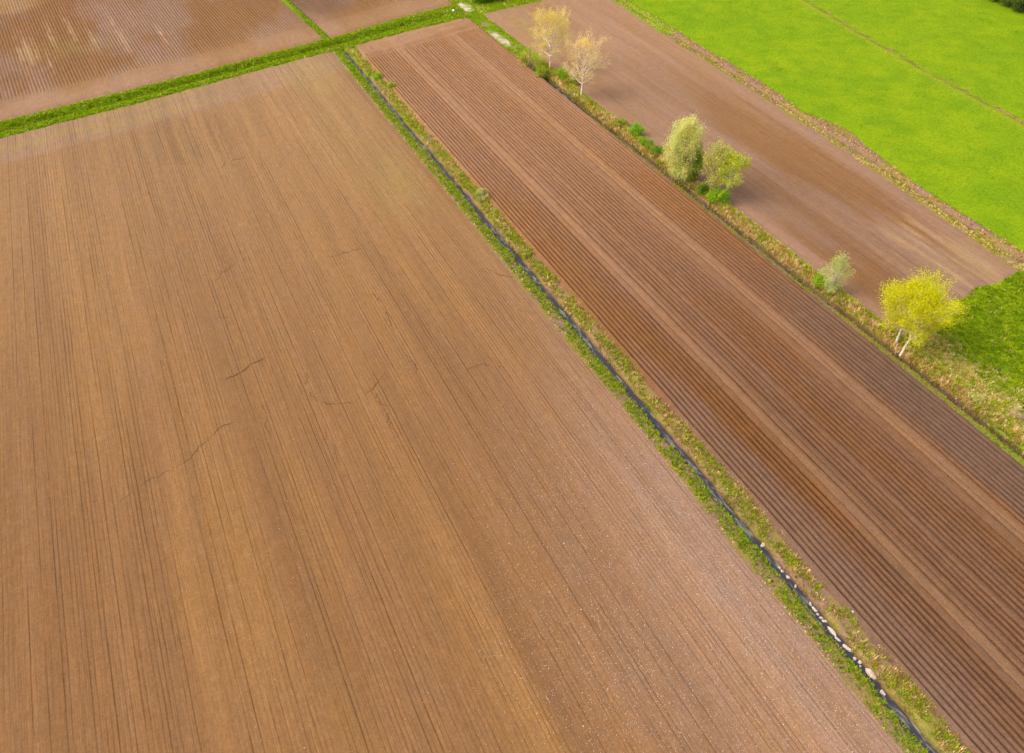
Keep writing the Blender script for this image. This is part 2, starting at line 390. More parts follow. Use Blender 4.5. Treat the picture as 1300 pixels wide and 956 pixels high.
# fields beyond the lane
TH2 = R(-31.0-(-26.2))                                           # their rows, relative to ours
s2, c2_ = math.sin(TH2), math.cos(TH2)
def beyond(name, q0, q1, side, seed):
    FV2 = np.arange(q0, q1, .56)
    tt = [q0-.4]
    for f in FV2: tt += [f-.28, f-.14, f-.06, f+.06, f+.14]
    tt = np.array(tt)
    conv = lambda s, t: (s*c2_-t*s2, s*s2+t*c2_)
    def smin(t):
        s = 0*t+150.
        for _ in range(8):
            u, v = conv(s, t); s = s+(road_up(v)+.35+wob(v,.3,1.1,seed)-u)
        return s
    def hf(u, v, w):
        q = -u*s2+v*c2_; hd = u-road_up(v)
        i = np.argmin(np.abs(q[..., None]-FV2), -1); dv = q-FV2[i]
        g = -(.11+.10*side)*(.4+1.0*fbm(u/5., FV2[i]*5, seed, 2))*np.exp(-(dv/.11)**2)*ss(7.5,8.6,hd)
        return .32+g+.05*(vn(hd/.6, v/12., 8)-.5)*ss(9,7,hd)-.3*ss(.03,0,1-w)-.3*ss(.004,0,w)
    def cf(u, v, w):
        hd = u-road_up(v)
        c = mixa(BROWN, PINK*.92, ss(.35,.65,fbm(u/20., v/9., seed+3)))
        c = mixa(c, PALE*np.array([.80,.74,.64]), .28*ss(12,3,hd)+.15*ss(20,5,hd+4*fbm(hd/2,v/20,5)))
        if side == 0:
            for (x, y, l, wd) in [(62,42,9,.5),(90,40,9,.5),(118,50,6,.3),(150,42,11,.5),(26,68,8,.5),(36,68,10,.6),(46,66,8,.4),(64,80,5,.3),(205,45,6,.3)]:
                a, b = uv(x, y); qq = -a*s2+b*c2_; sc = a*c2_+b*s2
                q = -u*s2+v*c2_; sc_ = u*c2_+v*s2
                c = mixa(c, PALE*1.15, .42*np.exp(-((q-qq)/wd)**2-((sc_-sc)/l)**2)*ss(.1,.7,fbm(sc_/2.5, q/.7, 9, 2)))
            a = uv(85, 62); c = mixa(c, OLIVE*1.1, .30*blob(u, v, a, 5, 12, 20)*vn(u/1.5, v/1.5, 3))
            a = uv(15, 5); c = mixa(c, PALE*np.array([.85,.8,.5]), .35*blob(u, v, a, 8, 8, 21))
        else:
            a = uv(400, 2); c = mixa(c, PINK*.62, .8*blob(u, v, a, 9, 8, 22))
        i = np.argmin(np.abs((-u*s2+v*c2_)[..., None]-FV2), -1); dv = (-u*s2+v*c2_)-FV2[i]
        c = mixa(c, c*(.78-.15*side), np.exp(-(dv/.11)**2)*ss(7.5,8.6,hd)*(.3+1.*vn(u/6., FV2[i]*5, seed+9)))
        return c
    o = field(name, tt, lambda t: 0*t+330., smin, .8, hf, cf, M_RIDGE, conv)
    return o
qs = lambda x, y: (lambda a: -a[0]*s2+a[1]*c2_)(uv(x, y))
sl, sr = qs(399, 38), qs(407, 38)
beyond('ridged_field', sl-75, sl-.1, 0, 40)
beyond('ridged_field', sr+.4, qs(572, 2)-.2, 1, 44)

# meadows
def meadow(name, uu, vlo, vhi, n, cf, uoff=None, z=.03):
    t = np.linspace(0, 1, n); Ug, T = np.meshgrid(uu, t, indexing='ij')
    V = vlo(Ug)+(vhi(Ug)-vlo(Ug))*T
    if uoff is not None: Ug = uoff(Ug, V)
    Z = z+ground_h(Ug, V)*1.0+.10*fbm(Ug/1.4, V/1.4, 50)*ss(0,.01,T)*ss(1,.99,T)
    o = mesh_np(name, np.stack([V, Ug, Z], -1).reshape(-1,3), grid_faces(len(uu), n)[:, ::-1], M_MEADOW, None, cf(Ug, V).reshape(-1,3), True, True)
    return props(o, kind='structure')
def mcol(u, v):
    n = fbm(u/9., v/9., 51); n2 = fbm(u/2.2, v/2.2, 52)
    c = mixa(np.array([.148,.236,.004]), np.array([.195,.268,.004]), ss(.25,.75,n*.4+n2*.6))
    c = mixa(c, np.array([.10,.19,.004]), .4*ss(.45,.75,fbm(u/2.2, v/3., 53)))
    d = v-mline(u); c = mixa(c, BROWN*.8, .8*np.exp(-((d+.05)/.28)**2))
    c = mixa(c, YEL*.9, .6*np.exp(-((d+1.)/.7)**2))
    return c
meadow('meadow', np.arange(-40, 230, .8), lambda u: b3_r(u)-.15+.25*wob(u,1,1.6,10), lambda u: 0*u+230, 190, mcol)
def m2col(u, v):
    n = fbm(u/2.5, v/2.5, 55)
    c = mixa(np.array([.13,.21,.003]), np.array([.20,.26,.004]), ss(.3,.7,n))
    dry = ss(76.5, 70.5, v+1.8*(fbm(u/2., v/2., 56)-.5)*2)
    return mixa(c, mixa(STRAW*.8, YEL*.8, ss(.4,.6,vn(u/1.3, v/.8, 57))), dry*.85)
meadow('meadow', np.linspace(0, 1, 110), lambda u: 0*u+c2(0)+1.4, lambda u: 0*u+94., 90, m2col,
       lambda w, v: -30+w*(r_bot(v)+1.0+30), .04)

# ------------------------------------------------------------------ cracks and rills in the drilled field
def crack(pts, wdt, seed):
    q = np.array([uv(*p) for p in pts]); r = np.random.default_rng(seed)
    seg = np.hypot(*np.diff(q, axis=0).T); L = np.concatenate([[0], np.cumsum(seg)])
    n = int(L[-1]/.28)+2; s = np.linspace(0, L[-1], n)
    u = np.interp(s, L, q[:,0]); v = np.interp(s, L, q[:,1])
    wu = np.cumsum(r.normal(0,.07,n)); wv = np.cumsum(r.normal(0,.06,n)); k = np.sin(np.linspace(0, math.pi, n))
    u += wu*k*1.5+r.normal(0,.09,n); v += wv*k*1.5+r.normal(0,.09,n)
    du = np.gradient(u); dv = np.gradient(v); l = np.hypot(du, dv)+1e-6
    w = wdt*.72*(.2+1.2*vn(s/.6, s*0, seed))*np.clip(k*3,.1,1)/2
    z = lf_h(u, v, u)+.012
    A = np.stack([v+du/l*w, u-dv/l*w, z], 1); B = np.stack([v-du/l*w, u+dv/l*w, z], 1); i = np.arange(n-1)
    keep = vn(s[:-1]/1.2, s[:-1]*0, seed+5) > .3
    f = np.stack([i, i+1, i+1+n, i+n], 1)[keep]
    o = mesh_np('soil_crack', np.concatenate([A, B]), f, M_GROUND, None, np.tile(BROWN*.62, (2*n,1)), False, True)
    props(o, kind='structure')
for i, (pts, w) in enumerate([
    ([(283,484),(300,474),(312,462),(338,454)], .30), ([(404,512),(430,508),(462,498),(476,482),(492,474)], .20),
    ([(226,592),(246,578),(272,552),(300,533)], .18), ([(282,214),(286,204),(312,200)], .22), ([(414,328),(440,320),(462,316)], .20),
    ([(470,370),(486,390),(498,420)], .16), ([(508,440),(520,458),(528,474)], .18), ([(476,498),(484,522),(500,548)], .14),
    ([(590,470),(612,462),(640,466)], .16), ([(615,340),(632,350),(664,350)], .14), ([(150,640),(190,612),(226,592)], .12),
    ([(270,405),(300,404)], .14), ([(390,472),(396,500),(404,512)], .14), ([(330,505),(340,530),(345,556)], .12),
    ([(410,540),(416,560),(430,592)], .10), ([(275,356),(285,342),(300,334)], .14), ([(1180,500),(1180,501)], .01)][:16]):
    crack(pts, w, 300+i)

# ------------------------------------------------------------------ grasses
def tufts(name, u, v, hgt, col, blades=7, spread=.12, wid=.05, label=None, zf=None, cat='grass'):
    """each tuft: a fan of bent blades; col (n,3) albedo of each tuft"""
    n = len(u); z0 = (zf or ground_h)(u, v)
    u = np.repeat(u, blades); v = np.repeat(v, blades); z0 = np.repeat(z0, blades)
    h = np.repeat(hgt, blades)*rng.uniform(.55, 1.2, n*blades)
    c = 1.55*np.repeat(col, blades, 0)*rng.uniform(.7, 1.3, (n*blades, 1))*rng.uniform(.93, 1.07, (n*blades, 3))
    a = rng.uniform(0, 2*np.pi, n*blades); r = rng.uniform(0, spread, n*blades)
    bx, by = np.cos(a)*r, np.sin(a)*r
    lean = h*rng.uniform(.15, .75, n*blades); a2 = a+rng.normal(0, .7, n*blades)
    w = wid*rng.uniform(.6, 1.4, n*blades); px, py = -np.sin(a2)*w/2, np.cos(a2)*w/2
    B = np.stack([v+bx, u+by, z0-.03], 1)
    p1 = B+np.stack([px, py, 0*px], 1); p2 = B-np.stack([px, py, 0*px], 1)
    m = B+np.stack([np.cos(a2)*lean*.35, np.sin(a2)*lean*.35, h*.7], 1)
    m1 = m+np.stack([px, py, 0*px], 1)*.8; m2 = m-np.stack([px, py, 0*px], 1)*.8
    t = B+np.stack([np.cos(a2)*lean, np.sin(a2)*lean, h], 1)
    V = np.stack([p1, p2, m2, m1, t], 1).reshape(-1,3); i = np.arange(n*blades)*5
    F3 = np.concatenate([np.stack([i, i+1, i+2], 1), np.stack([i, i+2, i+3], 1), np.stack([i+3, i+2, i+4], 1)])
    o = mesh_np(name, V, F3, M_GRASS, None, np.repeat(c, 5, 0), False, True)
    return props(o, label, cat, None, 'stuff')
def scat(n, u0, u1, v0, v1):
    return rng.uniform(u0, u1, n), rng.uniform(v0, v1, n)
def pick(u, *cw):
    """choose a species colour for each tuft from (colour, weight array)"""
    W = np.stack([w*np.ones(len(u)) for _, w in cw], 1); W = W/W.sum(1, keepdims=True); c = np.cumsum(W, 1)
    k = (rng.uniform(0, 1, (len(u), 1)) > c).sum(1).clip(0, len(cw)-1)
    return np.array([q for q, _ in cw])[k]
BG = np.array([.215,.285,.004]); DG = np.array([.085,.15,.004]); YG = np.array([.30,.31,.008]); PS = np.array([.62,.46,.24]); LG = np.array([.22,.30,.05])
# first ditch, green near bank
u, v = scat(9500, -20, 149.5, 35.0, 37.0); k = v < c1(u)-.30-.32*vn(u/.9, u*0, 21)+.3*(rng.random(len(u))<.25)*(vn(u/2.2,u*0,26)>.45); u, v = u[k], v[k]
k = rng.random(len(u)) < .25+ss(.3,.5,fbm(u/1.6, v/.7, 26)); u, v = u[k], v[k]; e = ss(35.55, 35.1, v)
tufts('bank_grass', u, v, rng.uniform(.14,.34,len(u))*(1-.5*e), pick(u, (BG,1-e*.8), (GREEN,.9-e*.7), (DG,.35*(1-e)), (YG,.35+e*.6), (PS,.02+e*.55)), 8, .14, .05, 'bright green grass along the near bank of the long ditch')
# first ditch, mixed far bank
u, v = scat(15000, -20, 149, 37.4, 39.75); k = (v > c1(u)+.34+.25*vn(u/1.1, u*0, 22)-.15*(rng.random(len(u))<.15)); u, v = u[k], v[k]
n = fbm(u/2.2, v/.9, 23); k = rng.random(len(u)) < ss(.36,.50,n+.12*ss(39.6,38.6,v)); u, v, n = u[k], v[k], n[k]
gz = ss(.4,.62,fbm(u/3.5, v/.7, 24)); gt = ss(60,120,u)
tufts('verge_grass', u, v, rng.uniform(.12,.42,len(u)), pick(u, (STRAW,.38*(1-gz)+.08), (PS,.18*(1-gz)), (RUST,.08*(1-gz)), (YG,.45+.4*gt), (BG,.8*gz+.18), (OLIVE,.5)), 7, .15, .045, 'straw and green tufts along the far bank of the long ditch')
# second ditch, thin green near edge
u, v = scat(11000, -20, 131, 64.6, 67.4); k = (v > c2(u)-1.65+.35*vn(u/1.3,u*0,25)) & (v < c2(u)-.28-.2*ss(104,112,u)); u, v = u[k], v[k]
k = rng.random(len(u)) < ss(.2,.4,fbm(u/4., v/.6, 26))*.9+.3; u, v = u[k], v[k]
tufts('edge_grass', u, v, rng.uniform(.08,.2,len(u)), pick(u, (BG,.8), (YG,.6), (OLIVE,.5), (DG,.2)), 6, .13, .045, 'short green grass between the ridged soil and the narrow ditch')
# second ditch, tall dry far bank
u, v = scat(26000, -20, 131, 65.4, 70.6); d = v-c2(u); k = (d > .26+.16*vn(u/.9,u*0,27)+.2*ss(104,112,u)) & (d < 2.45+.9*ss(112,128,u)+.25*wob(u,1,1.9,13)+3.0*ss(44,32,u)*rng.random(len(u))); u, v, d = u[k], v[k], d[k]
dry = fbm(u/4.5, v/.9, 28); gr = ss(1.4,2.3,d)*.9+ss(.45,.7,dry)*.8; gt = ss(90,70,u)
tufts('reed_bank', u, v, rng.uniform(.2,.62,len(u))*(1-.3*ss(1.8,2.6,d)), pick(u, (STRAW,.5*(1-gr*.6).clip(0)+.1*gt), (PS,.3*(1-gr*.7).clip(0)), (RUST,.22*(1-gr*.5).clip(0)), (YG,.45+.3*gr), (BG,.7*gr), (OLIVE,.25)), 8, .17, .05, 'tall dry straw coloured grass on the far bank of the narrow ditch')
# lane strip
u, v = scat(13000, 0, 1, -45, 66); lo, hi = road_lo(v), road_up(v); u = lo-.2+(hi-lo+.4)*u
t = (u-lo)/(hi-lo); br = .85*ss(.54,.64,fbm(u/1.0, v/6., 29))*np.exp(-((t-.42)/.18)**2)
tufts('lane_grass', u, v, rng.uniform(.15,.42,len(u)), pick(u, (BG,.9*(1-br)), (GREEN,.8), (YG,.45*np.exp(-((t-.12)/.12)**2)+.35*(t>.88)+.22), (DG,.75*np.exp(-((t-.42)/.14)**2)), (RUST*.8,.5*br), (STRAW,.5*br+.04)), 8, .2, .07, 'bright green grass in the hollow strip running along the fields')
# strip between the two far fields, and its flare
u, v = scat(9000, 150, 200, 25, 42); d = v-strip_c(u); k = np.abs(d) < .75+.5*(vn(u/2.,u*0,30)-.5)+1.2*ss(160,155,u); u, v, d = u[k], v[k], d[k]
tufts('strip_grass', u, v, rng.uniform(.15,.38,len(u)), pick(u, (BG,.8), (YG,.5), (GREEN,.5), (DG,.2)), 7, .2, .07, 'thin bright green strip between the two far ridged fields')
# waste ground at the head of the second ditch
u, v = scat(26000, 126, 176, 61.8, 95)
bare1 = blob(u, v, uv(635,50), 5.2, 1.25, 30); bare2 = blob(u, v, uv(590,9), 3.4, 1.6, 31); bare3 = blob(u, v, uv(616,31), 1.6, 1.1, 32)
inM = (u < road_lo(v)+.2) & (v < c2(u)-1.5); inR = (v > c2(u)+3.3) & (u < r_top(v)); 
k = ~inM & ~inR & ((u > 128.5) | (np.abs(v-c2(u)) > .5)) & (rng.random(len(u)) > 1.05*np.maximum(np.maximum(bare1, bare2), bare3)) & (u > 127+.0*v)
k &= ~((u > road_up(v)+.3) & (v < 64.5))
u, v = u[k], v[k]; w = fbm(u/2., v/1., 33)
tufts('corner_grass', u, v, rng.uniform(.12,.34,len(u)), pick(u, (BG,.9), (GREEN,.7), (YG,.5), (PS,.35*ss(.5,.65,w)), (STRAW,.35*ss(.5,.65,w))), 7, .2, .065, 'green grass round the pale bare patches where the field corners meet')
# old boundary strip
u, v = scat(52000, 20, 175, 88, 101); a, b_ = b3_l(u), b3_r(u); t = (v-a)/(b_-a); k = (t > -.03) & (t < 1.0); u, v, t = u[k], v[k], t[k]
cc = (b3_c(u)-b3_l(u))/(b3_r(u)-b3_l(u)); near = ss(cc+.02, cc-.14, t); n = fbm(u/1.6, v/.5, 34)
k = rng.random(len(u)) < np.where(near > .5, .75*ss(.3,.45,n), .30*ss(.45,.6,n)+.05+.12*(np.abs(t-cc-.2)<.1)); u, v, t, near, n = u[k], v[k], t[k], near[k], n[k]
gp = ss(.5,.62,fbm(u/7., v*0, 35))
tufts('boundary_grass', u, v, rng.uniform(.12,.34,len(u)), pick(u, (PS,.45*near*(1-gp)+.25*(1-near)), (np.array([.50,.44,.08]),.6*near), (YG,.5*near+.1), (BG,.45*near*gp+.03), (STRAW,.4), (RUST*.9,.15+.3*(1-near))), 6, .15, .05, 'yellow and straw tufts along the old boundary below the meadow')
# meadow and second meadow
u, v = scat(150000, 20, 175, 92, 190); X, Y = xy_of(u, v)
cy = Y*math.cos(P)+H*math.sin(P); sx = 650+F*X/cy; sy = 433-F*(Y*math.sin(P)-H*math.cos(P))/cy
k = (v > b3_r(u)-.1+.2*wob(u,1,1.6,10)) & (sx < 1330) & (sx > 770) & (sy > -25); u, v = u[k], v[k]
d = np.abs(v-mline(u)); k = (d > .3) | (rng.random(len(u)) < .25); u, v = u[k], v[k]; d = v-mline(u)
n = fbm(u/6., v/6., 36)
col = mcol(u, v)*1.05; yl = (rng.random(len(u)) < .10)[:,None]; col = np.where(yl, YG, col)
col = np.where((rng.random(len(u)) < .10)[:,None], DG*1.3, col)
tufts('meadow_grass', u, v, rng.uniform(.08,.2,len(u)), col, 4, .22, .085, 'short bright green grass of the large meadow')
u, v = scat(26000, 15, 52, 68.3, 92); k = (u < r_bot(v)+.9+1.0*(vn(u*0, v/1.3, 38)-.5)) & (v > c2(u)+1.2) & (v < b3_l(u)-.2); u, v = u[k], v[k]
dry = ss(75.5, 70.0, v+3.2*(fbm(u/2., v/2., 56)-.5))
tufts('rough_grass', u, v, rng.uniform(.15,.42,len(u)), pick(u, (GREEN*.8,1-dry*.7), (BG*.9,.9-dry*.7), (DG,.5*(1-dry)), (YG,.35+.2*dry), (STRAW,.05+.7*dry), (PS,.5*dry+.02), (RUST,.10*dry)), 8, .2, .06, 'lush green rough grass beside the yellow tree')

# ------------------------------------------------------------------ small stones scattered on the soil
def octas(name, u, v, s, col, zf, label):
    n = len(u); z = zf(u, v)
    base = np.array([[1,0,0],[-1,0,0],[0,1,0],[0,-1,0],[0,0,1],[0,0,-1]], float)
    a = rng.uniform(0, 6.28, n); P_ = base[None]*s[:,None,None]*rng.uniform(.6,1.3,(n,6,1))
    x = P_[...,0]*np.cos(a)[:,None]-P_[...,1]*np.sin(a)[:,None]; y = P_[...,0]*np.sin(a)[:,None]+P_[...,1]*np.cos(a)[:,None]
    V = np.stack([x+v[:,None], y+u[:,None], P_[...,2]*.6+z[:,None]+s[:,None]*.2], -1).reshape(-1,3)
    f = np.array([[0,2,4],[2,1,4],[1,3,4],[3,0,4],[2,0,5],[1,2,5],[3,1,5],[0,3,5]])
    Fc = (f[None]+(np.arange(n)*6)[:,None,None]).reshape(-1,3)
    o = mesh_np(name, V, Fc, M_STONE, None, np.repeat(col, 6, 0), False, True); return props(o, label, 'stones', None, 'stuff')
u, v = scat(150000, -6, 80, -8, 35); d = blob(u, v, (8, 27), 42, 17, 40)*.42+.006+.25*blob(u, v, (30,33), 25, 4, 41); k = rng.random(len(u)) < d; u, v = u[k], v[k]
octas('field_stones', u, v, rng.uniform(.012,.042,len(u))*np.where(rng.random(len(u))<.05,1.6,1), np.array([.55,.44,.36])*rng.uniform(.7,1.15,(len(u),1)), lambda a, b: lf_h(a, b, a), 'pale pebbles strewn over the drilled soil near the ditch')
u, v = scat(2200, -6, 90, 39.6, 65); k = rng.random(len(u)) < .25+.75*ss(43.5,40,v); u, v = u[k], v[k]
octas('ridge_stones', u, v, rng.uniform(.025,.075,len(u)), np.array([.55,.42,.34])*rng.uniform(.7,1.15,(len(u),1)), lambda a, b: mf_h(a, b, a), 'pale pebbles strewn over the ridged soil')

# ------------------------------------------------------------------ rubble blocks at the ditch
def rock(name, px, py, sz, rz, label, z=None, group='pale rubble blocks along the long ditch', cat='stone', col=(.66,.54,.45)):
    import bmesh
    x, y = at(px, py, -.25); r = random.Random(int(px*7+py))
    bm = bmesh.new(); bmesh.ops.create_icosphere(bm, subdivisions=3, radius=1)
    dirs = [(r.gauss(0,1), r.gauss(0,1), r.gauss(0,1)) for _ in range(11)]
    from mathutils import Vector
    dirs = [Vector(d).normalized() for d in dirs]; cut = [r.uniform(.55,.85) for _ in dirs]
    for v_ in bm.verts:
        for d, c in zip(dirs, cut):
            k = v_.co.dot(d)
            if k > c: v_.co -= d*(k-c)
        v_.co += Vector((r.uniform(-1,1), r.uniform(-1,1), r.uniform(-1,1)))*.06
        v_.co = Vector((v_.co.x*sz[0], v_.co.y*sz[1], v_.co.z*sz[2]))
    me = bpy.data.meshes.new(name); bm.to_mesh(me); bm.free()
    a = me.color_attributes.new('albedo', 'FLOAT_COLOR', 'POINT')
    cc = np.ones((len(me.vertices), 4), np.float32); cc[:, :3] = np.array(col)*r.uniform(.92,1.05); a.data.foreach_set('color', cc.ravel())
    me.materials.append(M_STONE)
    o = bpy.data.objects.new(name, me); COL.objects.link(o)
    u_, v_ = uv_of(x, y); zz = float(ground_h(np.array(u_), np.array(v_))) if z is None else z
    o.location = (x, y, max(zz, -.52)+sz[2]*.15); o.rotation_euler = (r.uniform(-.15,.15), r.uniform(-.15,.15), rz)
    props(o, label, cat, group)
A_ = -TH
for px, py, sz, rz, lb in [
    (969,690,(.30,.20,.20),A_,'lone pale block in the ditch water furthest up the row of rubble'),
    (990,719,(.12,.18,.14),A_+.2,'small pale stone first below the gap in the rubble row'),
    (994,723,(.15,.16,.14),A_+.9,'small round stone touching the second gap stone at the waterline'),
    (1001,731,(.16,.26,.17),A_+.1,'oval pale stone standing alone where the bank bends in'),
    (1011,742,(.20,.12,.13),A_+.6,'flat brownish stone half sunk in the dry bank grass'),
    (1030,765,(.12,.22,.16),A_-.7,'upright pale stone at the top of the close row of five'),
    (1035,772,(.16,.38,.17),A_+.12,'long pale stone second in the close row of five'),
    (1039,778,(.13,.16,.14),A_,'smallest stone in the middle of the close row of five'),
    (1043,782.5,(.16,.20,.15),A_+.5,'rounded pale stone fourth in the close row of five'),
    (1048,787,(.18,.24,.15),A_+.8,'pale stone closing the lower end of the close row of five'),
    (1057,799,(.20,.62,.20),A_+.08,'longest pale slab lying along the water edge'),
    (1064,809,(.13,.34,.12),A_+.15,'narrow tail slab touching the lower end of the longest slab'),
    (1075,820,(.20,.30,.20),A_+.3,'upper half of the curved pale block pair beside the water'),
    (1081,824,(.26,.18,.19),A_-.1,'lower half of the curved pale block pair beside the water'),
    (1086,834,(.18,.18,.15),A_+.4,'pale stone between the curved pair and the big lower boulder'),
    (1093,839,(.19,.17,.18),A_,'bright round stone just above the big lower boulder'),
    (1093,844,(.14,.10,.10),A_+.5,'low dull stone tucked under the bright round stone'),
    (1106,853,(.30,.55,.24),A_+.1,'largest rounded pinkish boulder at the foot of the rubble row'),
    (1122,878,(.22,.30,.18),A_+.3,'pale stone beyond the largest boulder near the picture bottom'),
    ]:
    pk = 'pinkish' in lb
    rock('rubble_block', px, py, sz, rz, lb, col=(.58,.42,.34) if pk else (.56,.46,.38))
rock('marker_stone', 576, 17, (.28,.28,.30), .3, 'white stone beside the bare sand at the end of the far lane', z=.25, group=None, col=(.85,.80,.72))
rock('field_stone', 1081, 780, (.10,.13,.10), .3, 'pale stone on the bare soil beside the first furrow', z=.18, group=None, col=(.66,.52,.44))

# ------------------------------------------------------------------ trees
def tube_mesh(segs, sides):
    V = []; Fc = []
    for (a, b, r0, r1) in segs:
        d = b-a; l = np.linalg.norm(d)+1e-9; d = d/l
        x = np.cross(d, [0,0,1.]); 
        if np.linalg.norm(x) < .1: x = np.cross(d, [1.,0,0])
        x /= np.linalg.norm(x); y = np.cross(d, x); k = sides if r0 > .03 else 3
        i0 = len(V)
        for c, r in ((a, r0), (b, r1)):
            for j in range(k):
                t = 2*math.pi*j/k; V.append(c+(x*math.cos(t)+y*math.sin(t))*r)
        for j in range(k):
            j2 = (j+1) % k; Fc.append((i0+j, i0+j2, i0+k+j2, i0+k+j))
    return np.array(V), np.array(Fc)
def skeleton(h, base_r, env, r, first=.3, n1=26, n2=6, n3=4, ang=(55, 22), lean=(0,0), curl=.25, trunk_bend=.03, droop=0.0, top=1.0):
    """env(t) = crown radius at height fraction t"""
    segs = []; tips = []
    def grow(p, d, L, rad, lev):
        n = {1: 6, 2: 4, 3: 3}[lev]; pts = [p.copy()]
        for i in range(n):
            d = d+np.array([r.gauss(0,1), r.gauss(0,1), r.gauss(0,1)])*.10+np.array([0,0,curl-droop*(i+1)/n])*(.35 if lev == 1 else .2)
            d /= np.linalg.norm(d); q = p+d*L/n
            segs.append((p, q, rad*(1-.75*i/n), rad*(1-.75*(i+1)/n))); p = q; pts.append(p)
        if lev == 3 or (lev == 2 and n3 == 0): tips.append(pts); return
        cn = n2 if lev == 1 else n3
        for c in range(cn):
            t = .25+.75*(c+r.random()*.8)/cn; t = min(t, .99); k = int(t*n); f = t*n-k; s = pts[k]*(1-f)+pts[k+1]*f
            ax = pts[k+1]-pts[k]; ax /= np.linalg.norm(ax)
            side = np.array([r.gauss(0,1), r.gauss(0,1), r.gauss(0,1)]); side -= ax*side.dot(ax); side /= np.linalg.norm(side)
            a = R(r.uniform(28, 50)); grow(s, ax*math.cos(a)+side*math.sin(a), L*r.uniform(.35,.55)*(1.1-.4*t), rad*.38, lev+1)
        tips.append(pts[-2:])
    nseg = 12; p = np.zeros(3); tp = [p]
    for i in range(nseg):
        q = np.array([lean[0]*h*((i+1)/nseg)+r.gauss(0,trunk_bend), lean[1]*h*((i+1)/nseg)+r.gauss(0,trunk_bend), h*top*(i+1)/nseg])
        segs.append((tp[-1], q, base_r*(1-.93*(i/nseg)**.9), base_r*(1-.93*((i+1)/nseg)**.9))); tp.append(q)
    segs[0] = (segs[0][0]-np.array([0,0,.3]), segs[0][1], base_r*1.25, segs[0][3])
    ga = r.random()*6
    for b in range(n1):
        t = first+(1-first)*(b+.5*r.random())/n1; t = min(t,.97); k = int(t*nseg); f = t*nseg-k; s = tp[k]*(1-f)+tp[min(k+1,nseg)]*f
        ga += 2.4+r.gauss(0,.3); u = (t-first)/(1-first); a = R(ang[0]*(1-u)+ang[1]*u+r.gauss(0,5))
        L = max(.25, min(env(t)*r.uniform(.85,1.1)/max(.35, math.sin(a)), .80*(h*1.04-s[2])/math.cos(a)))
        grow(s, np.array([math.cos(ga)*math.sin(a), math.sin(ga)*math.sin(a), math.cos(a)]), L, base_r*.5*(1-.7*u), 1)
    return segs, tips
def leaves(points, size, cols, r, squash=1.0, hang=0.0):
    """one small diamond-shaped leaf (or leaf spray) at every point"""
    n = len(points); g_ = np.random.default_rng(r)
    a = g_.normal(size=(n,3)); a[:,2] = a[:,2]*squash-hang; a /= np.linalg.norm(a, axis=1, keepdims=True)
    b = g_.normal(size=(n,3)); b -= a*(a*b).sum(1, keepdims=True); b /= np.linalg.norm(b, axis=1, keepdims=True)
    s = size*g_.uniform(.6,1.4,(n,1))
    V = np.stack([points-a*s, points+b*s*.5, points+a*s, points-b*s*.5], 1).reshape(-1,3)
    return V, np.arange(n*4).reshape(n,4), np.clip(np.repeat(cols, 4, 0)*1.55, 0, .95)
def tint(n, c, r, amp=.22):
    g_ = np.random.default_rng(r); return np.array(c)*g_.uniform(1-amp,1+amp,(n,1))*g_.uniform(.94,1.06,(n,3))
def tree(name, base, h, label, cat, bark, seed, env, nleaf, lsize, lcols, group=None, twins=None, leafjit=.22, dim=1.0, **kw):
    r = random.Random(seed); x, y = base; h = h*.88
    root = empty(name, (x, y, 0), label, cat, group)
    alls = []; allt = []
    for (ox, oy, kk) in (twins or [(0, 0, {})]):
        a = dict(kw); a.update(kk); hh = h*a.pop('hs', 1.0)
        segs, tips = skeleton(hh, a.pop('br', .15), env, r, **a)
        off = np.array([ox, oy, 0.]); segs = [(p+off, q+off, r0, r1) for p, q, r0, r1 in segs]
        tips = [[p+off for p in t] for t in tips]
        V, Fc = tube_mesh(segs, 7); mesh_np('trunk', V, Fc, bark, root, None, True); allt += tips
    g_ = np.random.default_rng(seed); tl = np.array([np.linalg.norm(t[-1]-t[0])+.02 for t in allt]); idx = g_.choice(len(allt), nleaf, p=tl/tl.sum()); pts = []
    for i in idx:
        t = allt[i]; k = g_.integers(0, len(t)-1); f = g_.random(); pts.append(t[k]*(1-f)+t[k+1]*f)
    pts = np.array(pts)+g_.normal(0, leafjit, (nleaf,3))
    ci = g_.integers(0, len(lcols), nleaf)
    # each limb carries its own mix of the species' leaf tones
    V, Fc, c = leaves(pts, lsize, np.array(lcols)[np.where(g_.random(nleaf) < .6, idx % len(lcols), ci)]*g_.uniform(.8,1.2,(nleaf,1)), seed+1)
    mesh_np('crown', V, Fc, M_LEAF, root, c*dim)
    return root
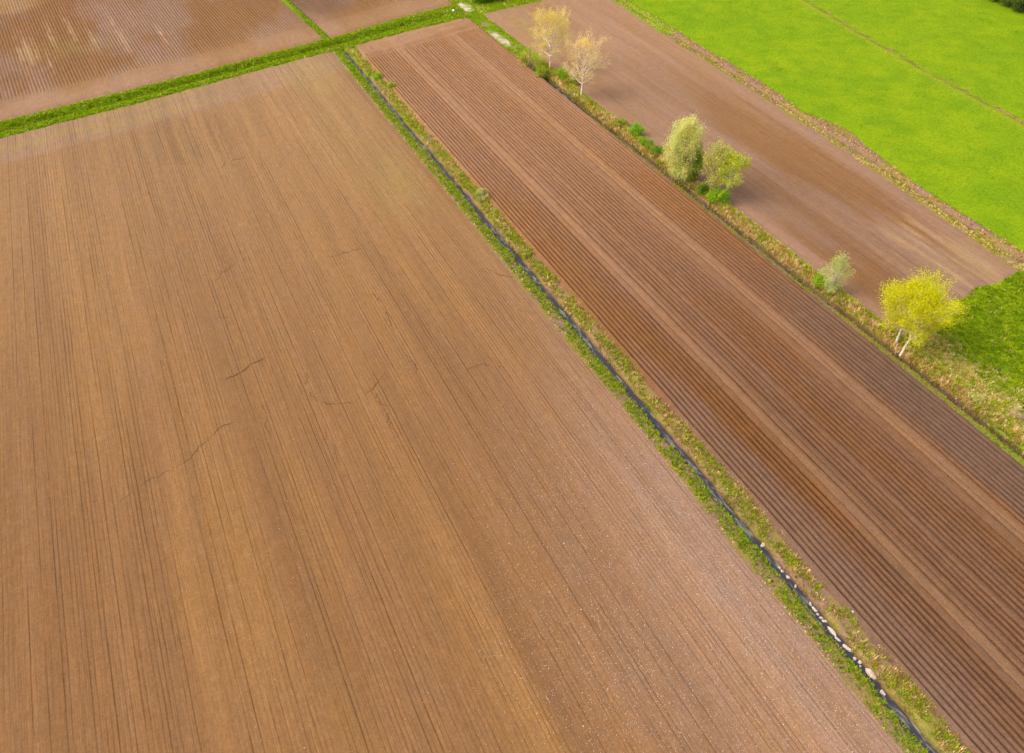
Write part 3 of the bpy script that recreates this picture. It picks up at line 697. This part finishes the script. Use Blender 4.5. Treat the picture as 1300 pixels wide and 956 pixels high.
def bush(name, base, h, w, label, cat, cols, seed, nclump=60, per=90, lsize=.10, group=None, hang=0.0, shape=1.0, low=.1, stems=9, bark=None, lean=(0,0), d=None, top=1.0, clump=.16):
    """crown of many leaf clumps on thin stems"""
    r = random.Random(seed); g_ = np.random.default_rng(seed); d = d or w
    root = empty(name, (base[0], base[1], 0), label, cat, group)
    cs = []
    while len(cs) < nclump:
        q = g_.uniform(-1, 1, 3); l = np.linalg.norm(q)
        if l > 1 or l < .35+.3*g_.random(): continue
        zt = (q[2]+1)/2; taper = (math.sin(math.pi*min(1, (zt*.93+.07))**shape))**.55 if shape else 1
        nz = .72+.5*float(vn(q[0]*2+5, q[1]*2+q[2]*3+5, seed))
        cs.append((q[0]*w/2*nz*max(.25,taper), q[1]*d/2*nz*max(.25,taper), h*(low+(1-low)*zt*(.85+.15*nz)*top)))
    cs = np.array(cs); segs = []
    for i in range(stems*3):
        c = cs[g_.integers(0, nclump)]; p = np.array([r.gauss(0,.12), r.gauss(0,.12), -.15]); q = None; n = 5
        for k in range(n):
            t = (k+1)/n; q = np.array([c[0]*t**1.3, c[1]*t**1.3, c[2]*t])+np.array([r.gauss(0,.04), r.gauss(0,.04), 0])
            rr = .022+.006*h; segs.append((p, q, rr*(1-.8*k/n), rr*(1-.8*(k+1)/n))); p = q
    V, Fc = tube_mesh(segs, 5); mesh_np('stem', V, Fc, bark or M_DBARK, root, None, True)
    ci = np.repeat(np.arange(nclump), per); rad = clump*min(w, h)*g_.uniform(.6,1.35,nclump)
    pts = cs[ci]+g_.normal(0, 1, (len(ci),3))*rad[ci][:,None]*np.array([.8,.8,.75+hang])
    pts[:,2] = np.maximum(pts[:,2], .05)
    base_c = np.array(cols)[g_.integers(0, len(cols), nclump)]
    c = base_c[ci]*g_.uniform(.78,1.22,(len(ci),1))
    V, Fc, c = leaves(pts, lsize, c, seed+1, 1, hang*1.5)
    mesh_np('foliage', V, Fc, M_LEAF, root, c)
    return root
Y1 = (.42,.34,.04); Y2 = (.50,.40,.09); OL = (.28,.25,.06); GN = (.16,.26,.02); YB = (.62,.56,.006); YD = (.50,.46,.004)

# two pale poplars
b = at(698, 89); h = rise(10, b[1])
oval = lambda w, lo=.25, pk=.5: (lambda t: w*max(.12, math.sin(math.pi*min(1,max(0,(t-lo)/(1.04-lo)))**.8)**.7))
tree('poplar_tree', b, h, 'tall pale poplar with yellow top, the further up of the bare trunked pair', 'tree', M_PBARK, 11, oval(3.9, .10), 22000, .055, [(.56,.42,.05), (.58,.42,.10), (.54,.42,.15), (.44,.40,.06)],
     group='pale poplars by the narrow ditch', first=.22, n1=40, n2=7, n3=4, ang=(78,16), br=.17, curl=.30, leafjit=.2)
b = at(738, 123); h = rise(44, b[1])
tree('poplar_tree', b, h, 'rounder straw coloured poplar with fine bare branches, nearer of the bare trunked pair', 'tree', M_PBARK, 12, oval(3.7, .12), 17000, .05, [(.58,.42,.09), (.60,.43,.16), (.50,.38,.11), (.62,.44,.18)],
     group='pale poplars by the narrow ditch', first=.24, n1=40, n2=7, n3=4, ang=(78,20), br=.16, curl=.32, leafjit=.2)
# willow and its neighbours
b = at(863, 229); h = rise(147, b[1])
bush('willow_tree', b, h, 5.0, 'dense pale silvery green willow with a rounded egg shaped crown', 'tree', [(.47,.46,.15),(.40,.43,.12),(.54,.48,.19),(.42,.41,.09)], 21, 230, 240, .07, hang=.35, shape=0, low=.05, stems=14, clump=.08)
b = at(877, 232); h = rise(178, b[1])
bush('alder_bush', b, h, 2.6, 'bright green shrub pressed against the right side of the willow', 'bush', [(.22,.29,.015),(.15,.23,.012),(.10,.17,.01)], 22, 70, 130, .08, hang=.1, shape=.9, low=.05, clump=.11)
b = at(905, 246); h = rise(183, b[1])
tree('ash_tree', b, h, 'sparse olive brown tree between the willow and the white birch', 'tree', M_DBARK, 23, oval(2.5,.05), 15000, .075, [(.36,.33,.07),(.32,.33,.05),(.40,.34,.11)], first=.12, n1=30, n2=6, n3=4, ang=(55,20), br=.11, curl=.25)
b = at(920, 254); h = rise(192, b[1])
tree('birch_tree', b, h, 'slender white trunked birch with fresh yellow green leaves', 'tree', M_BBARK, 24, oval(1.9,.2), 7500, .08, [(.36,.38,.02),(.30,.36,.02),(.42,.40,.02)], first=.3, n1=26, n2=5, n3=3, ang=(60,22), br=.11, curl=.15, lean=(.03,0), dim=.98)
b = at(911, 258); bush('leafy_bush', b, 2.3, 3.2, 'bright green low bush at the foot of the birch', 'bush', [(.20,.32,.01),(.14,.26,.01),(.26,.34,.015)], 25, 46, 110, .08, shape=0, low=.05, clump=.13)
b = at(893, 247); bush('leafy_bush', b, 1.6, 1.6, 'small dark green bush between the willow and the birch', 'bush', [(.07,.15,.01),(.11,.19,.015)], 26, 26, 90, .075, shape=0, low=.05, clump=.14)
# shrubs along the second ditch
for (px, py, hh, w, lb, cols, sd) in [
    (673,86,3.6,4.4,'large yellow green bush under the left side of the taller poplar',[(.30,.33,.03),(.24,.32,.03),(.36,.34,.05)],31),
    (688,97,1.8,2.6,'low yellow green bush at the water edge before the taller poplar',[(.30,.30,.03),(.20,.27,.02)],32),
    (714,100,1.9,2.4,'bright green bush midway between the two poplars',[(.18,.30,.01),(.24,.32,.015)],33),
    (727,107,1.8,2.6,'orange green bush just left of the nearer poplar trunk',[(.30,.28,.02),(.34,.24,.02),(.22,.26,.02)],34),
    (808,172,1.9,2.0,'rounded bright green bush halfway between nearer poplar and willow',[(.20,.34,.02),(.16,.30,.015)],35),
    (818,186,1.5,2.2,'green bush just downhill of the rounded bright one',[(.17,.28,.015),(.24,.32,.02)],36),
    (789,160,1.2,2.4,'low mixed green bush uphill of the rounded bright one',[(.22,.26,.02),(.30,.27,.04)],37),
    (834,197,1.3,2.2,'dark green low bush touching the left foot of the willow',[(.12,.22,.012),(.20,.26,.02)],38),
    (1040,362,1.4,1.8,'bright green bush at the left foot of the pale shrub',[(.18,.32,.015),(.28,.34,.01)],39)]:
    bush('leafy_bush', at(px, py), hh, w, lb, 'bush', cols, sd, 34, 90, .075, group='bushes along the narrow ditch', shape=0, low=.05, clump=.14)
b = at(1053, 373); h = rise(323, b[1])
bush('sallow_shrub', b, h, 3.3, 'pale grey green shrub standing alone between birch and yellow tree', 'shrub', [(.36,.38,.12),(.30,.34,.08),(.42,.40,.17)], 41, 80, 75, .065, shape=.75, low=.08, stems=14, clump=.10, bark=M_PBARK)
# the yellow tree with two stems
b = at(1137, 437); bt = at(1144, 449); h = rise(352, b[1])
root = tree('maple_tree', b, h*.93, 'brilliant yellow tree with two pale leaning trunks', 'tree', M_PBARK, 51, lambda t: 3.5*max(.12, math.sin(math.pi*min(1,max(0,(t-.2)/.86))**.75)**.6), 48000, .066, [YB, YD, (.66,.56,.004), (.50,.50,.004)],
     twins=[(0,0,dict(lean=(-.02,.04), hs=1.0)), (bt[0]-b[0], bt[1]-b[1], dict(lean=(.15,.06), hs=.97))], first=.26, n1=30, n2=7, n3=4, ang=(66,24), br=.13, curl=.25, leafjit=.3, dim=.8)
# dry clumps
for (px, py, hh, w, lb, cols, sd) in [
    (1294,530,1.1,2.0,'round pale straw clump in the green grass at the right picture edge',[(.42,.33,.18),(.38,.30,.14)],61),
    (1236,508,.8,1.7,'low yellowish green clump between dry bank and rough grass',[(.34,.34,.10),(.42,.38,.12)],63),
    (611,252,1.2,2.1,'greyish green shrub beside the long ditch at its upper middle',[(.34,.36,.10),(.40,.36,.13),(.26,.30,.05)],64),
    (480,99,1.0,1.8,'bright green tuft bush beside the long ditch near its far end',[(.20,.34,.01),(.26,.36,.02)],65),
    (497,111,.8,1.5,'smaller green tuft bush just nearer than the bright one at the far end',[(.24,.34,.02),(.30,.34,.03)],66),
    (668,326,.7,1.0,'low yellow green clump on the long ditch bank below the greyish shrub',[(.32,.32,.03),(.26,.30,.03)],67)]:
    bush('grass_clump' if 'clump' in lb else 'small_bush', at(px, py), hh, w, lb, 'clump' if 'clump' in lb else 'bush', cols, sd, 24, 80, .065, shape=0, low=.05, stems=5, clump=.15, bark=M_PBARK)
# hedge at the head of the harrowed field (its foot shows at the top edge of the picture)
HC = [[(.16,.28,.01),(.10,.19,.01)], [(.10,.19,.012),(.07,.14,.01)], [(.22,.32,.012),(.15,.26,.01)]]
for i, (px, py, hh, w, lb) in enumerate([
    (607,3,3.2,3.0,'dark leafy hedge bush at the left end of the hedge by the bare sand'),
    (621,2,3.6,2.8,'fresh green hedge bush second from the left end of the hedge'),
    (634,-1,3.2,2.8,'hedge bush with brown stems in the middle of the hedge'),
    (647,-4,3.4,2.8,'rounded mid green hedge bush right of the brown stemmed one'),
    (661,-8,3.0,2.8,'last hedge bush before the hedge leaves the top of the picture'),
    (596,-6,3.0,3.4,'hedge bush just behind the bare sand patch'),]):
    bush('hedge_bush', at(px, py), hh, w, lb, 'bush', HC[i % 3], 70+i, 60, 90, .09, group='hedge bushes at the top edge', shape=0, low=.04, clump=.13)
# wood edge in the far right corner
WC = [[(.13,.17,.02),(.08,.12,.015)], [(.18,.22,.03),(.11,.15,.02)], [(.07,.11,.012),(.10,.13,.02)]]
for i, (px, py, hh, w, lb) in enumerate([
    (1262,1,5.5,4.4,'dark green tree at the left tip of the wood in the far corner'),
    (1278,8,6.0,4.6,'pale green leafy tree second in the wood edge of the far corner'),
    (1293,15,6.5,4.8,'darkest bushy tree of the wood edge touching the right picture edge'),
    (1312,22,6.5,5.0,'olive tree nearest the right picture edge in the wood'),
    (1287,-4,8.0,5.4,'tall tree standing behind the front row of the wood'),
    (1249,-5,2.2,2.6,'low brownish scrub before the left tip of the wood')]):
    bush('wood_tree', at(px, py), hh, w, lb, 'tree', WC[i % 3] if i < 5 else [(.28,.16,.05),(.20,.20,.03)], 80+i, 100, 110, .12, group='trees at the wood edge', shape=0, low=.03, clump=.10, stems=10)

# ------------------------------------------------------------------ camera, sky, sun
cam = bpy.data.cameras.new('camera'); co = bpy.data.objects.new('camera', cam); COL.objects.link(co)
co.location = (0, 0, H); co.rotation_euler = (R(90)-P, 0, 0)
cam.sensor_width = 36; cam.sensor_fit = 'HORIZONTAL'; cam.lens = 36*F/1300; cam.shift_y = -45/1300
cam.clip_start = .5; cam.clip_end = 12000; S.camera = co
SUN_AZ, SUN_EL = R(-100), R(48)      # azimuth clockwise from +Y
w = bpy.data.worlds.new('World'); S.world = w; w.use_nodes = True; nt = w.node_tree; nt.nodes.clear()
sky = nt.nodes.new('ShaderNodeTexSky'); sky.sky_type = 'NISHITA'; sky.sun_disc = False
sky.sun_elevation = SUN_EL; sky.sun_rotation = SUN_AZ; sky.air_density = 1.0; sky.dust_density = 4.0; sky.ozone_density = .6
hs = nt.nodes.new('ShaderNodeHueSaturation'); hs.inputs['Saturation'].default_value = .35      # thin cloud: a paler sky
bg = nt.nodes.new('ShaderNodeBackground'); bg.inputs[1].default_value = .15
ow = nt.nodes.new('ShaderNodeOutputWorld')
nt.links.new(sky.outputs[0], hs.inputs['Color']); nt.links.new(hs.outputs[0], bg.inputs[0]); nt.links.new(bg.outputs[0], ow.inputs[0])
ld = bpy.data.lights.new('sun', 'SUN'); ld.energy = 1.0; ld.angle = R(40); ld.color = (1, .95, .86)
lo_ = bpy.data.objects.new('sun', ld); COL.objects.link(lo_)
from mathutils import Vector
dv_ = Vector((math.sin(SUN_AZ)*math.cos(SUN_EL), math.cos(SUN_AZ)*math.cos(SUN_EL), math.sin(SUN_EL)))
lo_.rotation_euler = dv_.to_track_quat('Z', 'Y').to_euler(); lo_.location = (-60, -10, 90)
vs = S.view_settings; vs.view_transform = 'Standard'; vs.look = 'None'; vs.exposure = .85; vs.gamma = 1; vs.use_curve_mapping = False
S.render.engine = 'CYCLES'; S.render.resolution_x = 1024; S.render.resolution_y = 753
S.cycles.max_bounces = 6
